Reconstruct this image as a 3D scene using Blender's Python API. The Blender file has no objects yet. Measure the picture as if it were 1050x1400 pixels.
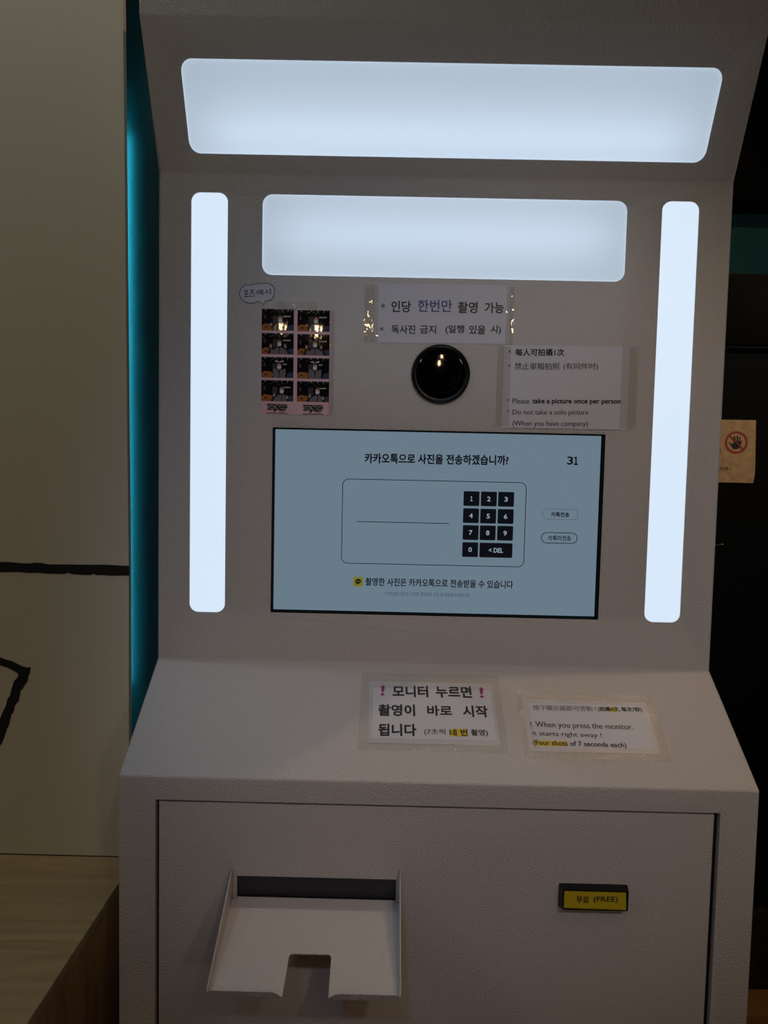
import bpy, bmesh, math, random
from mathutils import Matrix, Vector, Euler
random.seed(7)
SC = bpy.context.scene
COL = SC.collection

# ------------------------------------------------------------------ camera, world, lights
cam_d = bpy.data.cameras.new('camera'); cam = bpy.data.objects.new('camera', cam_d); COL.objects.link(cam)
cam_d.sensor_fit = 'HORIZONTAL'; cam_d.sensor_width = 36.0; cam_d.lens = 970.0 / 1050.0 * 36.0
cam_d.clip_start = 0.02
r_, d_, f_ = Vector((0.99974, 0.00741, 0.02136)), Vector((0.02177, -0.06102, -0.9979)), Vector((-0.00609, 0.99811, -0.06116))
cm = Matrix.Identity(4)
for i in range(3):
    cm[i][0] = r_[i]; cm[i][1] = -d_[i]; cm[i][2] = -f_[i]
cm[0][3], cm[1][3], cm[2][3] = -0.0696, -1.0178, 1.5
cam.matrix_world = cm
SC.camera = cam
SC.view_settings.view_transform = 'Standard'; SC.view_settings.look = 'None'
SC.view_settings.exposure = 0.0; SC.view_settings.gamma = 1.0
SC.view_settings.use_curve_mapping = False

w = bpy.data.worlds.new('world'); SC.world = w; w.use_nodes = True
w.node_tree.nodes['Background'].inputs[0].default_value = (0.5, 0.5, 0.5, 1)
w.node_tree.nodes['Background'].inputs[1].default_value = 0.004

def area(name, loc, target, size, size_y, power, color):
    l = bpy.data.lights.new(name, 'AREA'); l.shape = 'RECTANGLE'; l.size = size; l.size_y = size_y
    l.energy = power; l.color = color
    o = bpy.data.objects.new(name, l); COL.objects.link(o)
    o.location = loc
    o.rotation_euler = (Vector(target) - Vector(loc)).to_track_quat('-Z', 'Y').to_euler()
    return o
WARM = (1.0, 0.66, 0.36)
def spot(name, loc, target, deg, power, color, soft=0.04):
    l = bpy.data.lights.new(name, 'SPOT'); l.spot_size = math.radians(deg); l.spot_blend = 0.7; l.shadow_soft_size = soft
    l.energy = power; l.color = color
    o = bpy.data.objects.new(name, l); COL.objects.link(o); o.location = loc
    o.rotation_euler = (Vector(target) - Vector(loc)).to_track_quat('-Z', 'Y').to_euler()
    return o
area('key_ceiling_lamp', (1.60, -4.0, 2.62), (-0.3, 0, 1.3), 0.16, 0.16, 3.6, (1.0, 0.92, 0.78))
area('warm_ceiling_lamp', (-0.70, -5.0, 2.63), (0, 0, 1.4), 0.03, 0.09, 0.9, WARM)
area('warm_ceiling_lamp', (-1.00, -5.0, 2.66), (0, 0, 1.4), 0.03, 0.07, 0.5, WARM)
area('warm_ceiling_lamp', (0.330, -4.6, 2.56), (0.2, 0, 1.5), 0.030, 0.09, 0.6, WARM)
area('warm_ceiling_lamp', (0.290, -4.6, 2.42), (0.2, 0, 1.5), 0.030, 0.08, 0.6, WARM)
area('side_ceiling_lamp', (-2.0, -1.6, 2.5), (-0.1, 0, 1.0), 0.35, 0.35, 1.8, (0.95, 1.0, 0.80))
area('ceiling_panel_lamp', (-0.7, -0.7, 2.85), (-0.5, -0.4, 0), 0.3, 0.3, 0.9, (0.9, 1.0, 0.9))  # added fill from above for the board and counter, no real fixture
area('warm_ceiling_lamp', (-0.28, -5.0, 2.71), (0, 0, 1.4), 0.03, 0.12, 0.5, WARM)
area('warm_ceiling_lamp', (0.93, -4.6, 2.66), (0.2, 0, 1.5), 0.03, 0.16, 0.6, WARM)
area('overhead_warm_lamp', (0.92, 0.02, 2.80), (0.2, -0.14, 1.15), 0.02, 0.02, 3.4, (1.0, 0.70, 0.40))
area('overhead_neutral_lamp', (-0.90, 0.02, 2.80), (-0.2, -0.14, 1.15), 0.02, 0.02, 1.5, (0.85, 0.95, 1.0))  # added fill that brightens the left half of the console
spot('cool_up_light', (0.0, -0.9, 0.95), (0, -0.04, 2.0), 42, 2.4, (0.72, 0.88, 1.0))  # added fill from below, lifts and cools the canopy
spot('notice_spot', (1.6, -1.0, 2.8), (0.80, 0.6, 1.5), 24, 38, (1.0, 0.86, 0.70))  # added fill aimed at the kraft notice to brighten it
spot('console_spot', (0.9, -1.2, 2.8), (0.35, -0.1, 1.15), 38, 8, (1.0, 0.62, 0.30))  # added warm fill for the right side of the console
spot('left_track_spot', (-0.3, -2.2, 2.8), (0, 0, 1.33), 28, 16.5, (0.36, 0.52, 0.98))  # added cool fill on the kiosk front, cone kept below the fascia
spot('right_track_spot', (0.6, -2.2, 2.8), (0.15, 0, 1.32), 28, 24, (1.0, 0.86, 0.62))  # added warm fill on the kiosk front, partner of the cool one

# ------------------------------------------------------------------ materials
def mat(name, col, rough=0.5, metal=0.0, spec=0.5, emit=None, estr=0.0, coat=0.0):
    m = bpy.data.materials.new(name); m.use_nodes = True
    b = m.node_tree.nodes['Principled BSDF']
    b.inputs['Base Color'].default_value = (*col, 1); b.inputs['Roughness'].default_value = rough
    b.inputs['Metallic'].default_value = metal; b.inputs['Specular IOR Level'].default_value = spec
    b.inputs['Coat Weight'].default_value = coat
    if emit:
        b.inputs['Emission Color'].default_value = (*emit, 1); b.inputs['Emission Strength'].default_value = estr
    return m
def noise_bump(m, scale, strength, dist=0.0006, detail=2.0, mapping=None):
    nt = m.node_tree; b = nt.nodes['Principled BSDF'] if 'Principled BSDF' in nt.nodes else None
    tc = nt.nodes.new('ShaderNodeTexCoord'); n = nt.nodes.new('ShaderNodeTexNoise'); bu = nt.nodes.new('ShaderNodeBump')
    n.inputs['Scale'].default_value = scale; n.inputs['Detail'].default_value = detail
    bu.inputs['Strength'].default_value = strength; bu.inputs['Distance'].default_value = dist
    nt.links.new(tc.outputs['Object'], n.inputs['Vector']); nt.links.new(n.outputs['Fac'], bu.inputs['Height'])
    if b: nt.links.new(bu.outputs['Normal'], b.inputs['Normal'])
    return n, bu
def colour_noise(m, c1, c2, scale, stretch=(1, 1, 1), detail=5.0, dist=0.0, lo=0.35, hi=0.65):
    nt = m.node_tree; b = nt.nodes['Principled BSDF']
    tc = nt.nodes.new('ShaderNodeTexCoord'); mp = nt.nodes.new('ShaderNodeMapping'); n = nt.nodes.new('ShaderNodeTexNoise')
    cr = nt.nodes.new('ShaderNodeValToRGB')
    mp.inputs['Scale'].default_value = stretch
    n.inputs['Scale'].default_value = scale; n.inputs['Detail'].default_value = detail; n.inputs['Distortion'].default_value = dist
    cr.color_ramp.elements[0].position = lo; cr.color_ramp.elements[1].position = hi
    cr.color_ramp.elements[0].color = (*c1, 1); cr.color_ramp.elements[1].color = (*c2, 1)
    nt.links.new(tc.outputs['Object'], mp.inputs['Vector']); nt.links.new(mp.outputs['Vector'], n.inputs['Vector'])
    nt.links.new(n.outputs['Fac'], cr.inputs['Fac']); nt.links.new(cr.outputs['Color'], b.inputs['Base Color'])

M = {}
M['paint'] = mat('powder_coated_metal', (0.63, 0.58, 0.575), 0.26); noise_bump(M['paint'], 520, 1.0, 0.0015, 1.0)
M['diffuser'] = mat('lit_diffuser', (0.15, 0.15, 0.15), 0.35, emit=(0.66, 0.79, 0.94), estr=1.0)
md_ = bpy.data.materials.new('backlit_diffuser'); md_.use_nodes = True; nt = md_.node_tree; nt.nodes.clear()   # acrylic sheet lit from behind by LED bars
o_ = nt.nodes.new('ShaderNodeOutputMaterial'); ad = nt.nodes.new('ShaderNodeAddShader'); em = nt.nodes.new('ShaderNodeEmission'); tl = nt.nodes.new('ShaderNodeBsdfTranslucent')
em.inputs['Color'].default_value = (0.27, 0.34, 0.41, 1); tl.inputs['Color'].default_value = (0.8, 0.8, 0.8, 1)
nt.links.new(em.outputs[0], ad.inputs[0]); nt.links.new(tl.outputs[0], ad.inputs[1]); nt.links.new(ad.outputs[0], o_.inputs['Surface'])
M['backlit'] = md_
M['black'] = mat('black_plastic', (0.003, 0.003, 0.0035), 0.35, spec=0.25)
M['bezel'] = mat('black_bezel', (0.002, 0.002, 0.0025), 0.7, spec=0.05)
M['slot'] = mat('dark_slot_metal', (0.035, 0.036, 0.042), 0.45)
M['inside'] = mat('cavity_black', (0.003, 0.003, 0.003), 0.8)  # near-black colour standing in for shade in the door gap and slot
M['glass'] = mat('lens_glass', (0.002, 0.002, 0.003), 0.03, spec=0.4)
M['silver'] = mat('silver_ring', (0.10, 0.11, 0.12), 0.3, metal=1.0)
SCR = (0.138, 0.196, 0.248)
M['screen'] = mat('screen_backlight', (0.01, 0.01, 0.01), 0.12, emit=SCR, estr=1.0)
M['ink_scr'] = mat('screen_ink', (0.002, 0.002, 0.003), 0.12, emit=(0.004, 0.004, 0.007), estr=1.0)
M['ink_scr_g'] = mat('screen_ink_grey', (0.01, 0.01, 0.01), 0.12, emit=(0.055, 0.085, 0.11), estr=1.0)
M['digit'] = mat('screen_digit_white', (0.01, 0.01, 0.01), 0.12, emit=(0.27, 0.36, 0.44), estr=1.0)
M['icon_y'] = mat('screen_icon_yellow', (0.01, 0.01, 0.01), 0.12, emit=(0.17, 0.16, 0.02), estr=1.0)
M['paper'] = mat('white_paper', (0.66, 0.64, 0.72), 0.45)
M['ink'] = mat('black_ink', (0.010, 0.010, 0.012), 0.5)
M['ink_g'] = mat('faded_ink', (0.10, 0.10, 0.11), 0.5)
M['ink_b'] = mat('blue_ink', (0.10, 0.09, 0.33), 0.5)
M['ink_m'] = mat('magenta_ink', (0.36, 0.015, 0.16), 0.5)
M['hl'] = mat('yellow_highlighter', (0.72, 0.55, 0.02), 0.5)
M['label_y'] = mat('yellow_label', (0.62, 0.47, 0.02), 0.5)
M['pink'] = mat('pink_photo_paper', (0.80, 0.50, 0.56), 0.25)
M['board'] = mat('cream_board', (0.76, 0.69, 0.56), 0.6); noise_bump(M['board'], 300, 0.15)
M['linep'] = mat('black_mural_paint', (0.006, 0.006, 0.007), 0.7)
M['teal'] = mat('teal_wall_paint', (0.004, 0.085, 0.115), 0.6)
M['tealdark'] = mat('dark_teal_paint', (0.02, 0.17, 0.23), 0.7)
M['wood'] = mat('plywood_counter', (0.5, 0.36, 0.2), 0.45)
colour_noise(M['wood'], (0.50, 0.34, 0.17), (0.66, 0.46, 0.245), 5.0, (0.7, 7.0, 7.0), 6.0, 1.2)
M['woodside'] = mat('dark_stained_wood', (0.10, 0.045, 0.018), 0.6)
colour_noise(M['woodside'], (0.42, 0.21, 0.09), (0.60, 0.31, 0.13), 12.0, (5.0, 5.0, 0.6), 4.0)
M['floorwood'] = mat('wood_floor', (0.16, 0.08, 0.035), 0.5)
colour_noise(M['floorwood'], (0.12, 0.06, 0.03), (0.22, 0.12, 0.06), 6.0, (1, 8, 1), 4.0)
M['dark'] = mat('black_wall_paint', (0.0022, 0.0022, 0.0026), 0.6, spec=0.1)
M['room'] = mat('dark_room_wall', (0.06, 0.055, 0.05), 0.8)
M['stone'] = mat('black_veined_stone', (0.008, 0.008, 0.008), 0.5)
colour_noise(M['stone'], (0.006, 0.006, 0.006), (0.035, 0.034, 0.030), 22.0, (1, 1, 3.5), 8.0, 2.0, 0.48, 0.72)
M['ledge'] = mat('orange_wood_ledge', (0.30, 0.15, 0.045), 0.6)
M['kraft'] = mat('kraft_paper', (0.62, 0.40, 0.22), 0.8); colour_noise(M['kraft'], (0.50, 0.31, 0.16), (0.64, 0.42, 0.23), 60, (1, 1, 1), 4)
M['red'] = mat('red_sign_ink', (0.38, 0.035, 0.02), 0.6)
M['led'] = mat('teal_led', (0.0, 0.0, 0.0), 0.5, emit=(0.09, 0.78, 0.95), estr=21.0)  # glow of an added source, tints the wall beside the board
M['brass'] = mat('brass', (0.75, 0.60, 0.38), 0.3, metal=1.0)
# clear tape
mt = bpy.data.materials.new('clear_tape'); mt.use_nodes = True; nt = mt.node_tree; nt.nodes.clear()
o_ = nt.nodes.new('ShaderNodeOutputMaterial'); mx = nt.nodes.new('ShaderNodeMixShader'); tr = nt.nodes.new('ShaderNodeBsdfTransparent'); gl = nt.nodes.new('ShaderNodeBsdfGlossy')
tr.inputs['Color'].default_value = (0.985, 0.98, 0.965, 1)
gl.inputs['Roughness'].default_value = 0.07; mx.inputs['Fac'].default_value = 0.055
n, bu = noise_bump(mt, 420, 1.0, 0.0012, 1.0); nt.links.new(bu.outputs['Normal'], gl.inputs['Normal'])
nt.links.new(tr.outputs[0], mx.inputs[1]); nt.links.new(gl.outputs[0], mx.inputs[2]); nt.links.new(mx.outputs[0], o_.inputs['Surface'])
M['tape'] = mt
m2 = mt.copy(); m2.name = 'clear_tape_smooth'; M['tape_smooth'] = m2
for q in m2.node_tree.nodes:
    if q.type == 'TEX_NOISE': q.inputs['Scale'].default_value = 70
    if q.type == 'BUMP': q.inputs['Strength'].default_value = 0.30; q.inputs['Distance'].default_value = 0.0010
    if q.type == 'BSDF_GLOSSY': q.inputs['Roughness'].default_value = 0.03
    if q.type == 'MIX_SHADER': q.inputs['Fac'].default_value = 0.05

# measured layout of the print, in metres on each face (u right, v up)
D = {
 'A_paper': [(-0.0961, 1.7604), (0.0946, 1.7607), (0.096, 1.6793), (-0.0944, 1.6778)],
 'A_text': [('*', 1, 'k', -0.08354, 1.72913, 0.0059, 0.00651, 0.01969), ('인당', 1, 'k', -0.05779, 1.72859, 0.02715, 0.01534, 0.01114), ('한번만', 1, 'b', -0.01017, 1.73057, 0.04788, 0.01626, 0.00999), ('촬영', 1, 'k', 0.0361, 1.72928, 0.02711, 0.01533, 0.01114), ('가능', 1, 'k', 0.07358, 1.72955, 0.02663, 0.01486, 0.01099), ('*', 1, 'k', -0.08451, 1.69685, 0.00545, 0.0056, -0.02293), ('독사진', 1, 'k', -0.05399, 1.69676, 0.03335, 0.01213, 0.01293), ('금지', 1, 'k', -0.01912, 1.69745, 0.02222, 0.01166, 0.00943), ('(일행', 1, 'k', 0.01868, 1.69786, 0.02599, 0.01259, 0.01993), ('있을', 1, 'k', 0.05057, 1.69838, 0.0222, 0.01212, 0.00943), ('시)', 1, 'k', 0.07654, 1.69866, 0.01417, 0.01259, 0.00348)],
 'B_paper': [(0.0884, 1.6775), (0.2667, 1.6793), (0.2673, 1.5622), (0.0885, 1.5615)],
 'B_text': [('*', 1, 'k', 0.09698, 1.66882, 0.00378, 0.00421, 0.02016), ('每人可拍攝1次', 2, 'k', 0.13954, 1.66863, 0.06852, 0.00982, 0.01675), ('*', 0, 'k', 0.09701, 1.64938, 0.00402, 0.00422, 0.0203), ('禁止單獨拍照', 0, 'k', 0.13632, 1.64889, 0.06317, 0.00985, 0.0166), ('(有同伴时)', 0, 'k', 0.19816, 1.64968, 0.0487, 0.01031, 0.0155), ('*', 0, 'k', 0.09703, 1.60069, 0.0038, 0.00354, 0.02065), ('Please', 0, 'k', 0.11523, 1.59977, 0.0235, 0.00755, 0.01063), ('take a picture once per person', 2, 'k', 0.1941, 1.60034, 0.12472, 0.00896, 0.01689), ('*', 0, 'k', 0.0973, 1.58488, 0.00333, 0.00354, 0.02077), ('Do not take a solo picture', 0, 'k', 0.15767, 1.58389, 0.10733, 0.00898, 0.01858), ('(When you have company)', 0, 'k', 0.15789, 1.56792, 0.10672, 0.00947, 0.01646)],
 'C_paper': [(-0.0916, 0.1556), (0.0825, 0.1553), (0.0836, 0.0554), (-0.0892, 0.0549)],
 'C_tape': [(-0.1025, 0.1708), (0.0932, 0.1705), (0.0925, 0.0445), (-0.1029, 0.0441)],
 'C_text': [('!', 2, 'm', -0.07193, 0.13973, 0.00399, 0.01666, -0.04342), ('모니터', 2, 'k', -0.03337, 0.13897, 0.04874, 0.01893, 0.01676), ('누르면', 2, 'k', 0.02734, 0.13984, 0.04925, 0.01898, 0.01688), ('!', 2, 'm', 0.06645, 0.13995, 0.00467, 0.01672, -0.0328), ('촬영이', 2, 'k', -0.05233, 0.10712, 0.04911, 0.01799, 0.01691), ('바로', 2, 'k', 0.00639, 0.10795, 0.03314, 0.01638, 0.01156), ('시작', 2, 'k', 0.05505, 0.10822, 0.03314, 0.01807, 0.01155), ('됩니다', 2, 'k', -0.0513, 0.0758, 0.04965, 0.01812, 0.01707), ('(7초씩', 0, 'k', -0.00154, 0.07368, 0.02778, 0.01032, 0.01817), ('네 번', 2, 'k', 0.03001, 0.0739, 0.02336, 0.01034, 0.02743), ('촬영)', 1, 'k', 0.05777, 0.07402, 0.02201, 0.01087, 0.01573)],
 'C_hl': [(0.0182, 0.0795), (0.0428, 0.0797), (0.0419, 0.0681), (0.0176, 0.0679)],
 'D_paper': [(0.1218, 0.1304), (0.2927, 0.1293), (0.2917, 0.0484), (0.1207, 0.0483)],
 'D_tape': [(0.114, 0.144), (0.3032, 0.1441), (0.301, 0.0365), (0.1131, 0.0358)],
 'D_text': [('按下顯示器即可啓動 !', 0, 'g', 0.17812, 0.11689, 0.08593, 0.00876, 0.0046), ('(拍攝4次, 每次7秒)', 2, 'k', 0.25434, 0.11676, 0.05966, 0.00834, 0.01117), ('!', 1, 'k', 0.12826, 0.08935, 0.00165, 0.00735, 0.02763), ('When you press the monitor.', 0, 'k', 0.1997, 0.08819, 0.13077, 0.01135, -0.00551), ('it starts right away !', 0, 'k', 0.17394, 0.0744, 0.09185, 0.00913, -0.0136), ('(Four shots of 7 seconds each)', 1, 'k', 0.18798, 0.06015, 0.12171, 0.00941, -0.00681)],
 'D_hl': [[(0.2412, 0.1204), (0.252, 0.1205), (0.2501, 0.1126), (0.2395, 0.1128)], [(0.1291, 0.0645), (0.1715, 0.0645), (0.17, 0.0567), (0.1279, 0.0565)]],
 'bubble': [(-0.2869, 1.7398), (-0.2866, 1.7446), (-0.2848, 1.749), (-0.2821, 1.7522), (-0.2789, 1.7543), (-0.2748, 1.7551), (-0.2708, 1.7537), (-0.2651, 1.7562), (-0.2594, 1.7571), (-0.2537, 1.7577), (-0.2472, 1.7577), (-0.2424, 1.7566), (-0.2387, 1.754), (-0.2367, 1.7499), (-0.2364, 1.7464), (-0.2373, 1.7408), (-0.2394, 1.7364), (-0.2424, 1.734), (-0.2461, 1.7328), (-0.2502, 1.7324), (-0.2523, 1.7269), (-0.255, 1.7288), (-0.2591, 1.7319), (-0.2632, 1.7299), (-0.2681, 1.7288), (-0.2738, 1.729), (-0.2795, 1.7308), (-0.2841, 1.7348)],
 'bubble_text': [('포즈', 0, 'k', -0.27276, 1.74257, 0.01566, 0.00958, 0.091), ('예시', 0, 'k', -0.2523, 1.74496, 0.02023, 0.00798, 0.09853)],
 'stripL': [(-0.2555, 1.722), (-0.2066, 1.7222), (-0.2053, 1.5738), (-0.2553, 1.5739)],
 'stripR': [(-0.2061, 1.7217), (-0.1562, 1.7216), (-0.1552, 1.5739), (-0.2053, 1.5738)],
 'phL': [[(-0.2546, 1.7217), (-0.2091, 1.722), (-0.209, 1.6917), (-0.2545, 1.6911)], [(-0.2544, 1.688), (-0.2089, 1.6883), (-0.2089, 1.6585), (-0.2543, 1.6579)], [(-0.2544, 1.6545), (-0.2088, 1.6548), (-0.2087, 1.6254), (-0.2542, 1.6248)], [(-0.2542, 1.6219), (-0.2085, 1.6221), (-0.2085, 1.5924), (-0.2541, 1.5918)]],
 'phR': [[(-0.2039, 1.721), (-0.1585, 1.7212), (-0.1583, 1.6914), (-0.2036, 1.6908)], [(-0.2037, 1.6874), (-0.1582, 1.6877), (-0.1581, 1.6579), (-0.2035, 1.6573)], [(-0.2036, 1.6543), (-0.1582, 1.6545), (-0.158, 1.6251), (-0.2033, 1.6245)], [(-0.2033, 1.6213), (-0.1578, 1.6216), (-0.1576, 1.5924), (-0.203, 1.5917)]],
 'logo': [[(-0.2458, 1.5886), (-0.2166, 1.5889), (-0.2165, 1.5771), (-0.2457, 1.5769)], [(-0.1945, 1.5883), (-0.1658, 1.5886), (-0.1656, 1.5769), (-0.1943, 1.5766)]],
 'logot': [[(-0.2457, 1.5764), (-0.2165, 1.5768), (-0.2164, 1.5749), (-0.2457, 1.5744)], [(-0.1946, 1.5763), (-0.1659, 1.5766), (-0.1659, 1.5746), (-0.1946, 1.5742)]],
 'scr_text': [('카카오톡으로 사진을 전송하겠습니까?', 2, 'k', -0.00149, 1.515, 0.20723, 0.01399, 0.00613), ('3', 2, 'k', 0.19138, 1.51717, 0.00821, 0.01109, -0.00809), ('１', 3, 'k', 0.19983, 1.51699, 0.00482, 0.01109, 0.02128), ('카톡전송', 2, 'k', 0.18001, 1.43871, 0.02617, 0.00681, 0.01255), ('카톡미전송', 1, 'k', 0.18017, 1.40434, 0.03327, 0.00733, 0.01475), ('촬영한 사진은 카카오톡으로 전송받을 수 있습니다', 1, 'k', 0.00709, 1.33446, 0.21533, 0.01134, 0.00082), ('* 카톡전송 버튼을 누르면 개인정보 수집 및 이용에 동의합니다.', 0, 'g', -0.01028, 1.31741, 0.12602, 0.00617, 0.00309)],
 'rbox': [(-0.1368, 1.4842), (-0.1375, 1.3606), (0.1293, 1.4843), (0.1307, 1.3602)],
 'uline': [(-0.1155, 1.4224), (0.0189, 1.4219)],
 'keys': [[(0.0391, 1.4698), (0.0621, 1.4484)], [(0.0643, 1.4698), (0.0873, 1.4485)], [(0.0893, 1.4699), (0.1123, 1.4485)], [(0.0391, 1.445), (0.0621, 1.4236)], [(0.0641, 1.4448), (0.0871, 1.4234)], [(0.0893, 1.4449), (0.1124, 1.4235)], [(0.0393, 1.4204), (0.0623, 1.3989)], [(0.0641, 1.4205), (0.0871, 1.399)], [(0.0894, 1.4205), (0.1124, 1.3991)], [(0.0393, 1.3955), (0.0623, 1.3739)], [(0.0644, 1.3953), (0.1123, 1.3738)]],
 'pills': [[(0.154, 1.4468), (0.2062, 1.4311)], [(0.1535, 1.4127), (0.2063, 1.3965)]],
 'icon': [(-0.1186, 1.3411), (-0.1044, 1.3271)],
 'coin_text': [('무료', 1, 'k', 0.18157, 0.97175, 0.01554, 0.00886, -0.02584), ('(FREE)', 1, 'k', 0.21012, 0.97256, 0.02998, 0.00832, 0.01259)],
 'coin_label': [(0.1588, 0.9824), (0.235, 0.9824), (0.236, 0.9601), (0.1588, 0.9609)],
 'band': [(-0.6858, 1.3384), (-0.6604, 1.338), (-0.6351, 1.3376), (-0.6303, 1.3387), (-0.6192, 1.3386), (-0.6097, 1.3366), (-0.559, 1.3371), (-0.5115, 1.3378), (-0.4925, 1.337), (-0.4792, 1.3373), (-0.4792, 1.3214), (-0.4925, 1.3211), (-0.521, 1.3211), (-0.5305, 1.3208), (-0.5359, 1.3229), (-0.5416, 1.3206), (-0.5591, 1.3208), (-0.5718, 1.3218), (-0.5775, 1.3236), (-0.5829, 1.3213), (-0.6067, 1.3214), (-0.6289, 1.3225), (-0.667, 1.3226), (-0.686, 1.3221)],
 'zig': [(-0.6876, 1.1843), (-0.6781, 1.1813), (-0.6685, 1.1789), (-0.6589, 1.1743), (-0.6526, 1.1712), (-0.6462, 1.1691), (-0.6382, 1.1693), (-0.6399, 1.1586), (-0.6422, 1.1549), (-0.6432, 1.1471), (-0.6481, 1.1399), (-0.6513, 1.1339), (-0.6546, 1.1312), (-0.658, 1.1142), (-0.6645, 1.1059), (-0.6668, 1.0944), (-0.6701, 1.0918), (-0.6745, 1.073), (-0.6774, 1.068), (-0.6828, 1.0515), (-0.6867, 1.0422), (-0.6893, 1.0398), (-0.7093, 0.9883), (-0.7258, 0.9647), (-0.732, 0.9877), (-0.7056, 1.0312), (-0.6888, 1.0835), (-0.6862, 1.0901), (-0.6839, 1.0957), (-0.6789, 1.1056), (-0.6762, 1.1171), (-0.6723, 1.122), (-0.669, 1.1351), (-0.665, 1.1466), (-0.6585, 1.1539), (-0.6585, 1.1581), (-0.6639, 1.1619), (-0.675, 1.1675), (-0.6878, 1.1714), (-0.7133, 1.1795), (-0.7131, 1.1925)],
 'note_txt': [('요', 1, 'k', 0.6742, 1.55721, 0.01146, 0.01132, 0.02117), ('전시관~', 1, 'k', 0.68576, 1.51607, 0.03897, 0.0088, 0.02136)],
 'hand': [(0.6951, 1.576), (0.6972, 1.5765), (0.7017, 1.5726), (0.7066, 1.5735), (0.7078, 1.5763), (0.7067, 1.5897), (0.7082, 1.5907), (0.71, 1.5898), (0.7116, 1.5792), (0.7133, 1.58), (0.7135, 1.5905), (0.715, 1.5913), (0.7167, 1.5903), (0.7173, 1.5793), (0.719, 1.5787), (0.7193, 1.5878), (0.7208, 1.5889), (0.722, 1.5876), (0.7219, 1.5773), (0.7224, 1.5755), (0.7243, 1.5806), (0.726, 1.5814), (0.7266, 1.58), (0.723, 1.571), (0.7204, 1.5653), (0.7171, 1.561), (0.7086, 1.5605), (0.7042, 1.5635), (0.7011, 1.5691)],
}

# ------------------------------------------------------------------ helpers
ZT, ZC, A_, ZF, B_, ZK = 1.9075, 1.2168, 0.1549, 1.1096, 0.0824, 2.0694
def frame(o, v):
    v = Vector(v).normalized(); u = Vector((1, 0, 0)); n = u.cross(v); o = Vector(o)
    return o, u, v, n
FACE = {'P': frame((0, 0, 0), (0, 0, 1)), 'K': frame((0, 0, ZT), (0, -B_, ZK - ZT)), 'C': frame((0, -A_, ZF), (0, A_, ZC - ZF)),
        'F': frame((0, -A_, 0), (0, 0, 1)), 'B': frame((0, .1, 0), (0, 0, 1)), 'N': frame((0, .6, 0), (0, 0, 1)),
        'S': frame((0, .012, 0), (0, 0, 1)), 'X': frame((0, -A_ - .0125, 0), (0, 0, 1))}
def fmat(face, u=0, v=0, n=0, rot=0):
    o, U, V, Nn = FACE[face]
    m = Matrix.Identity(4); p = o + U * u + V * v + Nn * n
    for i in range(3):
        m[i][0] = U[i]; m[i][1] = V[i]; m[i][2] = Nn[i]; m[i][3] = p[i]
    return m @ Matrix.Rotation(rot, 4, 'Z')
def tag(o, label=None, cat=None, group=None, kind=None):
    if label: o['label'] = label
    if cat: o['category'] = cat
    if group: o['group'] = group
    if kind: o['kind'] = kind
    return o
def link(name, me, m, parent=None, mw=None, smooth=False):
    o = bpy.data.objects.new(name, me); COL.objects.link(o)
    for x in (m if isinstance(m, (list, tuple)) else [m]): me.materials.append(M[x])
    if parent: o.parent = parent
    if mw is not None: o.matrix_local = mw
    if smooth: smooth_angle(me)
    return o
def smooth_angle(me, ang=35):
    for p in me.polygons: p.use_smooth = True
    try: me.set_sharp_from_angle(angle=math.radians(ang))
    except Exception: pass
def empty(name, mw=None, parent=None):
    o = bpy.data.objects.new(name, None); COL.objects.link(o); o.empty_display_size = 0.05
    if parent: o.parent = parent
    if mw is not None: o.matrix_local = mw
    return o
def bm_mesh(bm, name='m'):
    bmesh.ops.recalc_face_normals(bm, faces=bm.faces)
    me = bpy.data.meshes.new(name); bm.to_mesh(me); bm.free(); return me
def add_prism(bm, pts, z0, z1, mi=0):
    a = [bm.verts.new((x, y, z0)) for x, y in pts]; b = [bm.verts.new((x, y, z1)) for x, y in pts]
    n = len(pts); fs = [bm.faces.new(list(reversed(a))), bm.faces.new(b)]
    for i in range(n): fs.append(bm.faces.new((a[i], a[(i + 1) % n], b[(i + 1) % n], b[i])))
    for f in fs: f.material_index = mi
    return fs
def prism(pts, z0, z1, bev=0, seg=2):
    bm = bmesh.new(); add_prism(bm, pts, z0, z1)
    if bev:
        es = [e for e in bm.edges if abs(e.verts[0].co.z - z1) < 1e-9 and abs(e.verts[1].co.z - z1) < 1e-9]
        bmesh.ops.bevel(bm, geom=es, offset=bev, segments=seg, affect='EDGES', profile=0.5)
    return bm_mesh(bm)
def rrect(w, h, r, seg=6, cx=0, cy=0):
    pts = []
    for k, (sx, sy) in enumerate(((1, 1), (-1, 1), (-1, -1), (1, -1))):
        for i in range(seg + 1):
            a = math.pi / 2 * (k + i / seg)
            pts.append((cx + sx * (w / 2 - r) + r * math.cos(a), cy + sy * (h / 2 - r) + r * math.sin(a)))
    return pts
def circle(r, n=48, cx=0, cy=0, ry=None):
    ry = ry or r
    return [(cx + r * math.cos(2 * math.pi * i / n), cy + ry * math.sin(2 * math.pi * i / n)) for i in range(n)]
def add_box(bm, x0, y0, z0, x1, y1, z1, mi=0):
    return add_prism(bm, [(x0, y0), (x1, y0), (x1, y1), (x0, y1)], z0, z1, mi)
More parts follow.
